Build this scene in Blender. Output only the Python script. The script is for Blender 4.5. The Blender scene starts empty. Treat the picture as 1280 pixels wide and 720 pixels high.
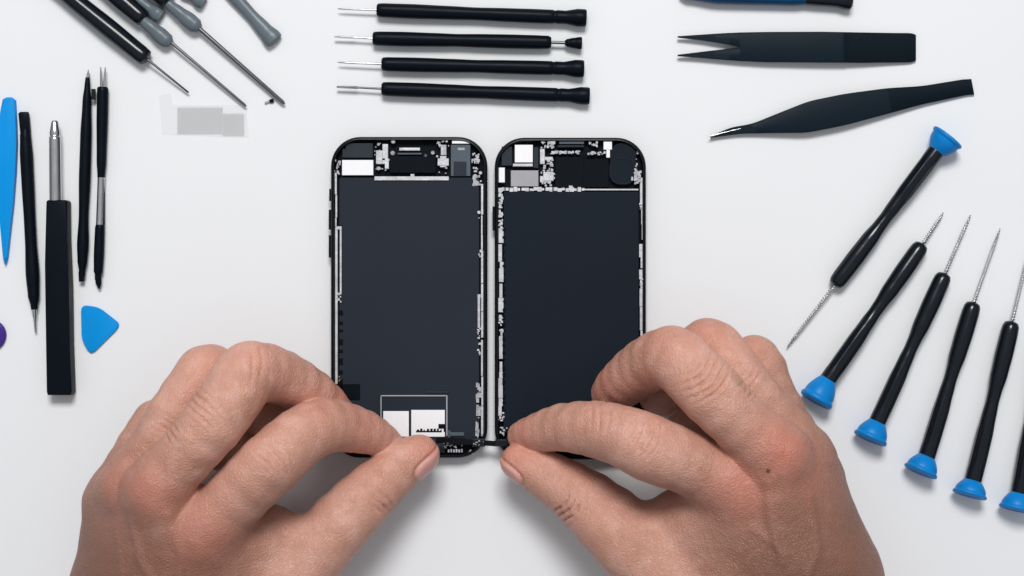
import bpy, bmesh, math, random
import numpy as np
from mathutils import Vector, Matrix

S = 0.00031            # metres on the table per photo pixel
D = 0.62               # camera height
SC = bpy.context.scene
COL = SC.collection
random.seed(7)
rng = np.random.RandomState(5)

def P(x, y, z=0.0):
    """table point seen at photo pixel x, y for a height z (metres)"""
    k = S * (D - z) / D
    return Vector(((x - 640) * k, (360 - y) * k, z))

# ------------------------------------------------------------------ materials
MATS = {}
def mat(name, col, rough=0.5, metal=0.0, spec=0.5, bump=0.0, bscale=400, var=0.0, vscale=60,
        alpha=1.0, coat=0.0, rvar=0.0, trans=0.0, sss=0.0):
    m = bpy.data.materials.new(name); m.use_nodes = True
    nt = m.node_tree; b = nt.nodes['Principled BSDF']
    b.inputs['Base Color'].default_value = (*col, 1)
    b.inputs['Roughness'].default_value = rough
    b.inputs['Metallic'].default_value = metal
    b.inputs['Specular IOR Level'].default_value = spec
    b.inputs['Coat Weight'].default_value = coat
    b.inputs['Alpha'].default_value = alpha
    b.inputs['Transmission Weight'].default_value = trans
    tc = nt.nodes.new('ShaderNodeTexCoord')
    if var:
        n = nt.nodes.new('ShaderNodeTexNoise'); n.inputs['Scale'].default_value = vscale
        n.inputs['Detail'].default_value = 5
        nt.links.new(tc.outputs['Object'], n.inputs['Vector'])
        mr = nt.nodes.new('ShaderNodeMapRange')
        mr.inputs['To Min'].default_value = 1 - var; mr.inputs['To Max'].default_value = 1 + var
        nt.links.new(n.outputs['Fac'], mr.inputs['Value'])
        vm = nt.nodes.new('ShaderNodeVectorMath'); vm.operation = 'SCALE'
        vm.inputs[0].default_value = col
        nt.links.new(mr.outputs['Result'], vm.inputs['Scale'])
        nt.links.new(vm.outputs['Vector'], b.inputs['Base Color'])
    if rvar:
        n = nt.nodes.new('ShaderNodeTexNoise'); n.inputs['Scale'].default_value = 180
        n.inputs['Detail'].default_value = 6
        nt.links.new(tc.outputs['Object'], n.inputs['Vector'])
        mr = nt.nodes.new('ShaderNodeMapRange')
        mr.inputs['To Min'].default_value = max(0.02, rough - rvar); mr.inputs['To Max'].default_value = rough + rvar
        nt.links.new(n.outputs['Fac'], mr.inputs['Value'])
        nt.links.new(mr.outputs['Result'], b.inputs['Roughness'])
    if bump:
        n = nt.nodes.new('ShaderNodeTexNoise'); n.inputs['Scale'].default_value = bscale
        n.inputs['Detail'].default_value = 4
        nt.links.new(tc.outputs['Object'], n.inputs['Vector'])
        bp = nt.nodes.new('ShaderNodeBump'); bp.inputs['Strength'].default_value = bump
        bp.inputs['Distance'].default_value = 0.0003
        nt.links.new(n.outputs['Fac'], bp.inputs['Height'])
        nt.links.new(bp.outputs['Normal'], b.inputs['Normal'])
    MATS[name] = m
    return m

mat('table_white', (0.775, 0.785, 0.80), 0.55, bump=0.05, bscale=900, var=0.012, vscale=14, spec=0.2)
mat('black_plastic', (0.0030, 0.0054, 0.0098), 0.40, bump=0.10, bscale=1500, var=0.2, vscale=120, rvar=0.08, spec=0.07)
mat('black_gloss', (0.0035, 0.006, 0.0105), 0.2, bump=0.04, bscale=700, rvar=0.07, spec=0.34)
mat('black_coated', (0.0072, 0.0140, 0.0215), 0.45, bump=0.12, bscale=2400, var=0.1, vscale=80, rvar=0.06, spec=0.06)
mat('black_heel', (0.0048, 0.0095, 0.015), 0.42, bump=0.1, bscale=2400, rvar=0.06, spec=0.05)  # darker copy of the tweezers coating: duller reflection past the bend, painted in
mat('black_frame', (0.003, 0.0045, 0.007), 0.3, rvar=0.1, bump=0.05, spec=0.18)
mat('steel', (0.60, 0.60, 0.61), 0.2, metal=1.0, rvar=0.08, var=0.1, vscale=500)
mat('dull_steel', (0.16, 0.165, 0.17), 0.38, metal=1.0, rvar=0.1, var=0.3, vscale=500)
mat('blue_plastic', (0.0015, 0.27, 0.70), 0.42, bump=0.05, bscale=900, var=0.06, vscale=100, spec=0.12)
mat('blue_cap', (0.002, 0.205, 0.58), 0.4, bump=0.05, bscale=900, var=0.1, vscale=100, spec=0.2)
mat('dark_blue_plastic', (0.003, 0.06, 0.16), 0.35, bump=0.05, var=0.3, spec=0.2)
mat('purple_plastic', (0.05, 0.02, 0.22), 0.3, spec=0.2)
mat('smoky_plastic', (0.125, 0.155, 0.18), 0.32, var=0.25, vscale=160, bump=0.08, alpha=0.88, spec=0.3)
mat('clear_film', (0.66, 0.665, 0.675), 0.35, alpha=0.24, var=0.05, spec=0.2)
mat('clearer_film', (0.82, 0.83, 0.84), 0.25, alpha=0.10, spec=0.2)
mat('panel_left', (0.0215, 0.0270, 0.0385), 0.55, bump=0.08, bscale=1500, var=0.08, vscale=30, rvar=0.06, spec=0.05)
mat('panel_right', (0.0105, 0.0155, 0.0235), 0.5, bump=0.08, bscale=1500, var=0.08, vscale=30, rvar=0.06, spec=0.05)
mat('board_black', (0.003, 0.005, 0.008), 0.45, var=0.5, vscale=900, bump=0.06, bscale=900, spec=0.06)
mat('charcoal', (0.022, 0.029, 0.040), 0.5, var=0.2, vscale=300, spec=0.15)
mat('mid_grey', (0.075, 0.10, 0.12), 0.45, var=0.15, vscale=300, spec=0.2)
mat('light_grey', (0.34, 0.34, 0.36), 0.4, var=0.1, vscale=300)
mat('white_label', (0.86, 0.86, 0.88), 0.5, var=0.04, vscale=300)
mat('bright_metal', (0.53, 0.535, 0.56), 0.42, metal=0.35, var=0.45, vscale=380, bump=0.3, bscale=1200)
mat('solder', (0.42, 0.425, 0.45), 0.4, metal=0.3, var=0.8, vscale=520)
mat('copper', (0.55, 0.36, 0.14), 0.4, metal=0.8)

# ------------------------------------------------------------------ object helpers
def mesh_obj(name, bm, m, parent=None, smooth=False, origin=None, sharp=35):
    me = bpy.data.meshes.new(name)
    bmesh.ops.recalc_face_normals(bm, faces=bm.faces)
    if parent is not None: origin = parent.location
    if origin is None:
        xs = [v.co for v in bm.verts]
        origin = Vector((sum(c.x for c in xs)/len(xs), sum(c.y for c in xs)/len(xs), min(c.z for c in xs)))
    o = bpy.data.objects.new(name, me)
    # world-space verts -> local; a sub-part's parent sits at the thing's origin
    base = Vector(origin)
    if parent is not None and parent.get('_base') is not None:
        base = Vector(parent['_base'])
    bmesh.ops.translate(bm, verts=bm.verts, vec=-base)
    if smooth:
        for f in bm.faces: f.smooth = True
        for e in bm.edges:
            if len(e.link_faces) == 2 and e.calc_face_angle(0) > math.radians(sharp): e.smooth = False
    bm.to_mesh(me); bm.free()
    me.materials.append(MATS[m] if isinstance(m, str) else m)
    COL.objects.link(o)
    if parent is not None:
        o.parent = parent
    else:
        o.location = base
    o['_base'] = tuple(base)
    return o

def tag(o, label=None, cat=None, group=None, kind=None):
    if label:
        assert len(label.split()) <= 16, label
        o['label'] = label
    if cat: o['category'] = cat
    if group: o['group'] = group
    if kind: o['kind'] = kind
    return o

def thing(name, loc, label, cat, group=None):
    o = bpy.data.objects.new(name, None); COL.objects.link(o)
    o.location = (loc[0], loc[1], 0.0); o.empty_display_size = 0.01
    o['_base'] = (loc[0], loc[1], 0.0)
    return tag(o, label, cat, group)

def add_lathe(bm, a, b, prof, n=28, flat=1.0):
    """prof: (t, r) along a->b, t may go past 0..1; r in metres"""
    ax = (b - a); L = ax.length; ax.normalize()
    up = Vector((0, 0, 1)) if abs(ax.z) < 0.9 else Vector((1, 0, 0))
    s = ax.cross(up).normalized(); u = s.cross(ax).normalized()
    rings = []
    for t, r in prof:
        c = a + ax * (L * t)
        rings.append([bm.verts.new(c + s * (math.cos(q)*r) + u * (math.sin(q)*r*flat))
                      for q in [2*math.pi*i/n for i in range(n)]])
    for r0, r1 in zip(rings, rings[1:]):
        for i in range(n):
            bm.faces.new((r0[i], r0[(i+1) % n], r1[(i+1) % n], r1[i]))
    bm.faces.new(rings[0]); bm.faces.new(rings[-1])

def smooth_prof(pts, n=40):
    """resample a (t, r) profile with cubic easing"""
    out = []
    ts = [p[0] for p in pts]
    for i in range(len(pts)-1):
        m = max(2, int(n*(ts[i+1]-ts[i])/(ts[-1]-ts[0])))
        for j in range(m):
            f = j/m; g = f*f*(3-2*f)
            out.append((ts[i]+(ts[i+1]-ts[i])*f, pts[i][1]+(pts[i+1][1]-pts[i][1])*g))
    out.append(pts[-1])
    return out

def add_box(bm, x0, y0, x1, y1, z0, z1, bev=0.0):
    """box seen between photo pixels, z in metres"""
    a = P(x0, y0, z1); c = P(x1, y1, z1)
    add_boxw(bm, min(a.x, c.x), min(a.y, c.y), max(a.x, c.x), max(a.y, c.y), z0, z1, bev)

def add_boxw(bm, xa, ya, xb, yb, z0, z1, bev=0.0):
    pts = [(xa, ya), (xb, ya), (xb, yb), (xa, yb)]
    add_prism(bm, [Vector((p[0], p[1], 0)) for p in pts], z0, z1, bev)

def add_prism(bm, pts, z0, z1, bev=0.0, seg=2, zf=None):
    t = bmesh.new()
    lo = [t.verts.new((p[0], p[1], z0)) for p in pts]
    hi = [t.verts.new((p[0], p[1], z1)) for p in pts]
    n = len(pts)
    t.faces.new(lo[::-1]); top = t.faces.new(hi)
    for i in range(n): t.faces.new((lo[i], lo[(i+1) % n], hi[(i+1) % n], hi[i]))
    if bev:
        bmesh.ops.bevel(t, geom=list(top.edges), offset=bev, segments=seg, affect='EDGES', profile=0.5, clamp_overlap=True)
    if zf:
        for v in t.verts: v.co.z += zf(v.co)
    vs = {v: bm.verts.new(v.co) for v in t.verts}
    for f in t.faces:
        try: bm.faces.new([vs[v] for v in f.verts])
        except ValueError: pass
    t.free()

def rrect(x0, y0, x1, y1, r, n=10):
    out = []
    for cx, cy, a0 in ((x1-r, y0+r, -90), (x1-r, y1-r, 0), (x0+r, y1-r, 90), (x0+r, y0+r, 180)):
        for i in range(n+1):
            a = math.radians(a0 + 90*i/n)
            out.append((cx + r*math.cos(a), cy + r*math.sin(a)))
    return out

def pxs(pts, z=0.0): return [P(x, y, z) for x, y in pts]

def add_ring(bm, outer, inner, z0, z1):
    n = len(outer)
    lo = [bm.verts.new((p[0], p[1], z0)) for p in outer]; ho = [bm.verts.new((p[0], p[1], z1)) for p in outer]
    li = [bm.verts.new((p[0], p[1], z0)) for p in inner]; hi = [bm.verts.new((p[0], p[1], z1)) for p in inner]
    for i in range(n):
        j = (i+1) % n
        bm.faces.new((lo[i], lo[j], ho[j], ho[i])); bm.faces.new((li[j], li[i], hi[i], hi[j]))
        bm.faces.new((ho[i], ho[j], hi[j], hi[i])); bm.faces.new((lo[j], lo[i], li[i], li[j]))

def px(r): return r * S

# ------------------------------------------------------------------ the table
bm = bmesh.new()
add_boxw(bm, -1.1, -0.75, 1.1, 0.75, -0.03, 0.0, 0.003)
t = mesh_obj('tabletop', bm, 'table_white', origin=Vector((0, 0, -0.03)))
tag(t, kind='structure')

# ------------------------------------------------------------------ screwdrivers
def axis_pts(x0, y0, x1, y1, z):
    return P(x0, y0, z), P(x1, y1, z)

def black_driver(tip, h0, h1, label, kind='flare', r=8.7, fine=False, group=None, shaft_r=1.4, swivel=None, tipw=0, mat_shaft='steel'):
    """slim precision screwdriver: tip, start of the handle, end of the handle (pixels)"""
    z = px(r*1.18)
    a, b = axis_pts(*h0, *h1, z)
    root = thing('precision_screwdriver', (a+b)/2, label, 'screwdriver', group)
    prof = [(0.0, r*0.72), (0.006, r*0.93), (0.03, r), (0.17, r*1.03), (0.34, r*0.97), (0.47, r*0.9),
            (0.62, r*0.97), (0.76, r*1.0)]
    if kind == 'flare':
        prof += [(0.84, r*0.99), (0.845, r*0.90), (0.855, r*0.90), (0.86, r*0.97), (0.90, r*0.93), (0.945, r*1.18),
                 (0.955, r*1.24), (0.992, r*1.24), (1.0, r*1.12)]
    else:
        prof += [(0.90, r*0.98), (0.985, r*0.93), (1.0, r*0.7)]
    bm = bmesh.new()
    add_lathe(bm, a, b, smooth_prof([(t, px(q)) for t, q in prof], 60))
    mesh_obj('handle', bm, 'black_plastic', root, True, sharp=50)
    bm = bmesh.new()
    tp = P(*tip, z*0.9)
    L = (a-tp).length
    add_lathe(bm, tp, a, [(0, px(shaft_r*0.25)), (0.02, px(shaft_r*0.55)), (0.12, px(shaft_r*0.75)), (0.2, px(shaft_r*0.9)), (1.03, px(shaft_r))], 12)
    if tipw:      # small flat bit
        d = (a-tp).normalized(); s = d.cross(Vector((0, 0, 1))).normalized()
        q = [tp + s*px(tipw), tp + d*px(26) + s*px(tipw), tp + d*px(26) - s*px(tipw*0.9), tp - s*px(tipw*0.3)]
        add_prism(bm, q, z*0.9-px(0.8), z*0.9+px(1.3))
    mesh_obj('shaft', bm, mat_shaft, root, True)
    if kind == 'pin':
        c0, c1 = P(*swivel[0], z), P(*swivel[1], z)
        bm = bmesh.new(); add_lathe(bm, b - (b-a).normalized()*px(3), c0, [(0, px(2)), (1.1, px(2))], 12)
        mesh_obj('neck_pin', bm, 'dull_steel', root, True)
        bm = bmesh.new()
        add_lathe(bm, c0, c1, smooth_prof([(0, px(3)), (0.15, px(5)), (0.5, px(6.4)), (0.85, px(7.6)), (0.97, px(7.6)), (1, px(6.6))], 20))
        mesh_obj('swivel_cap', bm, 'black_plastic', root, True)
    return root

G1 = 'slim black screwdrivers in a row above the phones'
black_driver((422, 11), (471, 12.5), (733, 22.5), 'slim black precision screwdriver at the top of the row above the phones', group=G1)
black_driver((418, 45.5), (466, 48), (689, 53), 'black precision screwdriver with a small separate swivel cap on a thin metal neck', kind='pin',
             swivel=((706, 53.5), (727.5, 54)), group=G1, tipw=1.6)
black_driver((422, 78), (477, 80), (730, 86), 'slim black precision screwdriver just below the one with the separate swivel cap', group=G1)
black_driver((421, 108), (477, 111), (737, 120), 'slim black precision screwdriver lowest of the row and nearest the phones', group=G1, tipw=1.9, mat_shaft='dull_steel')

def add_twist(bm, a, b, r, turns, n=60, taper=0.4):
    ax = b - a; L = ax.length; ax.normalize()
    up = Vector((0, 0, 1)); s = ax.cross(up).normalized(); u = s.cross(ax).normalized()
    rings = []
    for i in range(n+1):
        t = i/n; rr = r*(taper + (1-taper)*min(1, t*5))
        q0 = 2*math.pi*turns*t
        ring = []
        for k in range(8):
            q = q0 + 2*math.pi*k/8
            e = rr*(1.0 if k % 4 in (0,) else 0.30 if k % 2 == 0 else 0.48)
            ring.append(bm.verts.new(a + ax*(L*t) + s*(math.cos(q)*e) + u*(math.sin(q)*e)))
        rings.append(ring)
    for r0, r1 in zip(rings, rings[1:]):
        for i in range(8): bm.faces.new((r0[i], r0[(i+1) % 8], r1[(i+1) % 8], r1[i]))
    bm.faces.new(rings[0]); bm.faces.new(rings[-1])

def blue_driver(tip, h0, h1, cap, label, r=10.5, group=None, capr=19.5):
    """black handled screwdriver with a twisted shaft and a blue mushroom cap"""
    z0, z1 = px(11), px(17)
    a, b, c, tp = P(*h0, z0), P(*h1, z1), P(*cap, px(20)), P(*tip, px(6))
    root = thing('capped_screwdriver', (a+b)/2, label, 'screwdriver', group)
    bm = bmesh.new()
    prof = [(0, r*0.45), (0.008, r*0.78), (0.03, r*0.97), (0.07, r*1.03), (0.2, r*1.06), (0.33, r*1.0), (0.45, r*0.80), (0.50, r*0.77),
            (0.58, r*0.85), (0.72, r*0.98), (0.88, r*1.0), (1.0, r*1.0), (1.03, r*0.92)]
    add_lathe(bm, a, b, smooth_prof([(t, px(q)) for t, q in prof], 70), 32)
    # moulded grip flutes: shallow dents around the two thick zones
    ax = (b-a); L = ax.length; axn = ax.normalized(); up = Vector((0,0,1)); s = axn.cross(up).normalized(); u = s.cross(axn)
    for v in bm.verts:
        rel = v.co - a; t = rel.dot(axn)/L
        rad = rel - axn*(t*L); q = math.atan2(rad.dot(u), rad.dot(s))
        w = max(0, 1-abs(t-0.78)/0.16)
        v.co -= rad * (0.10 * min(1, w*3) * (0.5+0.5*math.cos(8*q)))
    mesh_obj('handle', bm, 'black_gloss', root, True, sharp=60)
    bm = bmesh.new(); Ls = (a-tp).length
    add_twist(bm, tp, a + (a-tp).normalized()*px(3), px(3.1), Ls/px(7), n=int(Ls/px(1.1)))
    mesh_obj('shaft', bm, 'steel', root, True, sharp=80)
    bm = bmesh.new()
    R = capr
    pr = [(-0.10, R*0.50)] + [(-0.06+0.80*k/14, R*(0.55+0.43*math.sin(k/14*math.pi/2))) for k in range(15)] + [(0.78, R*1.03), (0.83, R*1.08), (0.92, R*1.09), (0.98, R*1.04), (1.0, R*0.94), (0.96, R*0.7)]
    add_lathe(bm, b, c, [(t, px(q)) for t, q in pr[:-1]]+[(0.96, px(R*0.7))], 36, flat=0.95)
    mesh_obj('swivel_cap', bm, 'blue_cap', root, True, sharp=60)
    return root

G2 = 'black screwdrivers with blue caps fanned out beside the right hand'
blue_driver((984, 434), (1043, 357), (1171, 188), (1186, 170), 'black screwdriver with its blue cap at the top and blade pointing downwards', group=G2)
blue_driver((1179, 266), (1153, 305), (1034, 476), (1019, 502), 'blue capped screwdriver with its cap nearest the right hand, leftmost of the fan', group=G2)
blue_driver((1213, 269), (1181, 342), (1096, 529), (1087, 550), 'blue capped screwdriver second from the left in the fan of five', group=G2)
blue_driver((1250, 286), (1217, 378), (1158, 572), (1150, 591), 'blue capped screwdriver in the middle of the fan of five', group=G2)
blue_driver((1287, 312), (1265, 402), (1216, 602), (1211.5, 620), 'blue capped screwdriver fourth from the left in the fan of five', group=G2)
blue_driver((1322, 345), (1306, 425), (1274, 618), (1270, 638), 'blue capped screwdriver rightmost in the fan, cut off by the right edge', group=G2)

# ------------------------------------------------------------------ top left bundle
def poly_axis(p, q): return (Vector(q)-Vector(p))
# plain black driver
def corner_driver(tip, h0, h1, r, label, cap=None, shaft_r=1.6, name='precision_screwdriver'):
    z = px(r*1.05)
    a, b, tp = P(*h0, z), P(*h1, z), P(*tip, z*0.5)
    root = thing(name, (a+b)/2, label, 'screwdriver', 'black screwdrivers reaching in at the top left corner')
    bm = bmesh.new()
    add_lathe(bm, a, b, smooth_prof([(0, px(r*0.6)), (0.012, px(r*0.9)), (0.05, px(r*0.98)), (0.3, px(r*1.05)), (0.5, px(r)), (0.7, px(r*0.9)), (0.9, px(r)), (1, px(r*0.9))], 40))
    mesh_obj('handle', bm, 'black_gloss', root, True, sharp=60)
    bm = bmesh.new()
    s0 = P(*cap[1], z*0.9) if cap else a
    add_lathe(bm, tp, a, [(0, px(shaft_r*0.3)), (0.02, px(shaft_r*0.8)), (1.02, px(shaft_r))], 12)
    mesh_obj('shaft', bm, 'dull_steel', root, True)
    if cap:
        c0, c1 = P(*cap[0], z), P(*cap[1], z*0.85)
        bm = bmesh.new()
        add_lathe(bm, c0, c1, smooth_prof([(0, px(cap[2]*0.55)), (0.1, px(cap[2]*0.62)), (0.4, px(cap[2]*0.8)), (0.7, px(cap[2])), (0.9, px(cap[2]*0.95)), (1, px(cap[2]*0.55))], 30), flat=0.8)
        mesh_obj('blade_collar', bm, 'smoky_plastic', root, True)
    return root
corner_driver((236, 116), (184, 74), (20, -58), 11.5, 'black screwdriver with a thin bare blade, leftmost of the tools at the top left corner')
corner_driver((308, 133), (180, 24), (84, -58), 11.5, 'black screwdriver with grey blade collar, between the other two corner screwdrivers',
              cap=((172, 20), (213, 55), 10), shaft_r=2.1)
corner_driver((356, 130), (211, 2), (120, -80), 12.0, 'black screwdriver with grey collar and thick long blade ending by the tiny screw',
              cap=((207, 2), (249, 36), 10), shaft_r=3.0)
# smoky caps lying behind
for (cx, cy, a, w, lab) in ((183, 8, 35, 15, 'smoky grey plastic sleeve lying between the two corner screwdrivers with collars'),
                            (238, -6, 30, 13, 'smoky grey plastic sleeve cut off by the top edge beside the thick blade')):
    d = Vector((math.cos(math.radians(a)), -math.sin(math.radians(a)), 0))
    c = P(cx, cy, px(7)); bm = bmesh.new()
    add_lathe(bm, c - d*px(w), c + d*px(w*1.5), smooth_prof([(0, px(6)), (0.1, px(8)), (0.5, px(6.5)), (0.85, px(9.5)), (1, px(8))], 20), flat=0.75)
    o = mesh_obj('plastic_sleeve', bm, 'smoky_plastic', None, True)
    tag(o, lab, 'sleeve', 'smoky grey plastic sleeves at the top left')
# grey prying tool
z = px(7)
bm = bmesh.new()
add_lathe(bm, P(268, -32, z), P(344, 52, z), smooth_prof([(0, px(8)), (0.3, px(8.5)), (0.6, px(7.6)), (0.82, px(9.5)), (0.95, px(12)), (0.99, px(11.5)), (1, px(9))], 40), flat=0.65)
o = mesh_obj('prying_tool', bm, 'smoky_plastic', None, True)
tag(o, 'smoky blue grey plastic prying tool with a flared end, crossing the top edge', 'prying tool')
# film
root = thing('protective_film', P(262, 150), 'translucent grey film piece with a narrower tab, below the long blades', 'film')
bm = bmesh.new(); add_box(bm, 221.5, 133.5, 278, 166.5, 0.0006, 0.0009)
mesh_obj('film_sheet', bm, 'clear_film', root)
bm = bmesh.new(); add_box(bm, 278.3, 141.5, 305, 169, 0.0006, 0.0008)
mesh_obj('film_tab', bm, 'clear_film', root)
bm = bmesh.new(); add_prism(bm, pxs([(199, 119), (214, 117), (216, 131), (308, 131), (311, 172), (203, 168)]), 0.0001, 0.0004)
o = mesh_obj('clear_sleeve', bm, 'clearer_film', root)
# tiny screw at the blade end
root = thing('tiny_screw', P(334, 127), 'tiny dark screw lying at the end of the thickest long blade', 'screw')
bm = bmesh.new(); add_lathe(bm, P(331, 129, px(2)), P(337, 126.5, px(2)), [(0, px(1.2)), (1, px(1.6))], 10)
mesh_obj('screw_thread', bm, 'solder', root, True)
bm = bmesh.new(); add_lathe(bm, P(337, 126.7, px(2.2)), P(342, 125.5, px(2.2)), [(0, px(2.0)), (0.6, px(2.6)), (1, px(2.2))], 12)
mesh_obj('screw_head', bm, 'black_plastic', root, True)

# ------------------------------------------------------------------ left side tools
# blue spudger
bm = bmesh.new()
add_prism(bm, pxs([(3, 124), (8, 121.5), (14, 121.5), (18, 125), (19.5, 150), (20.5, 180), (19, 215), (16, 255), (12, 290), (8.5, 322), (6, 331), (3.5, 324),
                   (1, 290), (-4, 240), (-6, 200), (-4, 160)], px(8)), 0.0001, px(9), px(3.5), 3)
o = mesh_obj('spudger', bm, 'blue_plastic', None, True)
tag(o, 'bright blue plastic spudger tapering to a point at the left edge', 'spudger')
# black spudger with silver tip
z = px(8)
root = thing('pen_tool', P(36, 270), 'slim black pen tool with a silver point, between blue spudger and large screwdriver', 'pen tool')
bm = bmesh.new()
add_prism(bm, pxs([(23.5, 142), (26, 140), (35, 140), (36, 143), (38, 166), (26, 168)], z), z-px(3), z+px(3), px(1))
add_lathe(bm, P(31.5, 162, z), P(43, 387, z), smooth_prof([(0, px(5)), (0.03, px(6.8)), (0.15, px(8)), (0.3, px(7.8)), (0.5, px(7.2)), (0.62, px(7.2)), (0.8, px(8.4)), (0.93, px(7)), (0.97, px(4.6)), (1, px(4))], 50))
mesh_obj('handle', bm, 'black_plastic', root, True, sharp=60)
bm = bmesh.new(); add_lathe(bm, P(42.8, 383, z), P(44.5, 416, z*0.7), [(0, px(3)), (0.4, px(2.6)), (0.45, px(1.8)), (0.95, px(1.2)), (1, px(0.5))], 14)
mesh_obj('point', bm, 'steel', root, True)
# big driver
z = px(14)
root = thing('large_screwdriver', P(72, 330), 'large screwdriver with a wide flat black handle and a thick silver shaft', 'screwdriver')
bm = bmesh.new()
add_prism(bm, pxs([(58, 252), (60, 250), (82, 250), (84, 252), (84.5, 300), (87, 360), (88, 430), (90, 490), (88, 494), (60, 494), (58.5, 490), (58, 400), (57, 330)], px(20)),
          px(3), px(23), px(5), 4)
mesh_obj('handle', bm, 'black_plastic', root, True, sharp=40)
bm = bmesh.new(); add_box(bm, 61, 430, 87, 431.2, px(21.5), px(23.3)); mesh_obj('handle_seam', bm, 'board_black', root)
bm = bmesh.new(); add_lathe(bm, P(68.5, 151, z), P(69.5, 253, z), smooth_prof([(0, px(3.5)), (0.02, px(4.6)), (0.16, px(6.6)), (0.19, px(6.2)), (0.2, px(7.2)), (0.97, px(7.4)), (1.02, px(7.4))], 30), 24)
for k in range(4):
    q = math.pi/2*k
mesh_obj('shaft', bm, 'steel', root, True, sharp=60)
# black double tool with clip
z = px(8)
root = thing('opening_tool', P(107, 220), 'black opening tool with a tiny side clip, left of the tool with the silver band', 'opening tool')
bm = bmesh.new()
add_lathe(bm, P(109.5, 97, z), P(102.5, 345, z), smooth_prof([(0, px(2.6)), (0.03, px(3.4)), (0.12, px(5.5)), (0.3, px(7)), (0.5, px(7.2)), (0.7, px(6)), (0.84, px(7.2)), (0.93, px(6)), (0.97, px(4)), (1, px(4))], 50))
add_prism(bm, pxs([(98.5, 340), (105.5, 341), (105, 352), (99, 352)], z), z-px(2.5), z+px(2.5), px(0.6))
mesh_obj('handle', bm, 'black_plastic', root, True, sharp=60)
bm = bmesh.new(); add_lathe(bm, P(110, 98, z), P(110.5, 87, z), [(0, px(2)), (0.5, px(1.8)), (0.6, px(1.2)), (1, px(0.5))], 12)
mesh_obj('point', bm, 'dull_steel', root, True)
bm = bmesh.new(); add_box(bm, 114, 111, 118.5, 124, z-px(2), z+px(4), px(0.6)); mesh_obj('side_clip', bm, 'black_gloss', root)
# pen tool w/ silver band
root = thing('tweezer_pen', P(127, 220), 'black pen tool with two silver prongs on top and a silver lower barrel', 'pen tool')
bm = bmesh.new()
add_lathe(bm, P(128.5, 109, z), P(126.5, 222, z), smooth_prof([(0, px(6)), (0.02, px(7)), (0.3, px(7)), (0.8, px(6)), (1, px(4.6))], 30))
add_lathe(bm, P(125, 281, z), P(122.5, 350, z), smooth_prof([(0, px(5)), (0.05, px(6)), (0.5, px(6.3)), (0.85, px(5.6)), (0.9, px(4)), (1, px(4))], 24))
add_lathe(bm, P(122.7, 348, z), P(124, 361, z*0.8), [(0, px(4)), (0.5, px(3.6)), (1, px(1))], 14)
mesh_obj('handle', bm, 'black_plastic', root, True, sharp=60)
bm = bmesh.new(); add_lathe(bm, P(126.6, 219, z), P(124.8, 284, z), [(0, px(4.4)), (1, px(4.9))], 20)
mesh_obj('barrel', bm, 'steel', root, True)
bm = bmesh.new(); add_box(bm, 128.6, 224, 130, 281, z-px(3), z+px(2.2)); mesh_obj('barrel_mark', bm, 'board_black', root)
for x0, x1 in ((125.5, 127.0), (132.0, 130.6)):
    bm = bmesh.new(); add_lathe(bm, P(x1, 111, z), P(x0 + (0.4 if x0 < 128 else -0.4), 84, z), [(0, px(2)), (0.6, px(1.5)), (1, px(0.7))], 10)
    mesh_obj('prong', bm, 'steel', root, True)
# blue pick
def bez_round(pts, r=6, n=6):
    out = []
    m = len(pts)
    for i in range(m):
        p0, p1, p2 = Vector(pts[i-1]), Vector(pts[i]), Vector(pts[(i+1) % m])
        a = p1 + (p0-p1).normalized()*r; c = p1 + (p2-p1).normalized()*r
        for k in range(n+1):
            t = k/n; out.append(tuple((1-t)**2*a + 2*t*(1-t)*p1 + t*t*c))
    return out
bm = bmesh.new()
add_prism(bm, pxs(bez_round([(101, 381), (123, 384), (151, 406), (113, 444), (102, 425)], 8), px(4)), 0.0001, px(4), px(1.4), 3)
o = mesh_obj('plastic_pick', bm, 'blue_plastic', None, True)
tag(o, 'bright blue triangular plastic opening pick lying beside the large screwdriver', 'opening pick', 'plastic picks at the left')
bm = bmesh.new()
add_prism(bm, pxs([(-14 + 21*math.cos(q/24*2*math.pi), 419 + 20*math.sin(q/24*2*math.pi)) for q in range(24)], px(5)), 0.0001, px(6), px(2), 3)
o = mesh_obj('plastic_pick', bm, 'purple_plastic', None, True)
tag(o, 'dark purple round plastic pick cut off by the left edge', 'opening pick', 'plastic picks at the left')

# ------------------------------------------------------------------ tweezers
def dense(pts, step=6.0):
    out = []
    for i, p in enumerate(pts):
        q = pts[(i+1) % len(pts)]; p = Vector(p); q = Vector(q); n = max(1, int((q-p).length/step))
        for k in range(n): out.append(tuple(p + (q-p)*(k/n)))
    return out

def plate(pts_px, zt, zb, th, m, name, parent, bev=px(0.8)):
    """plate whose height follows zt(x px): built as strips across x so that it bends"""
    pass

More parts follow.
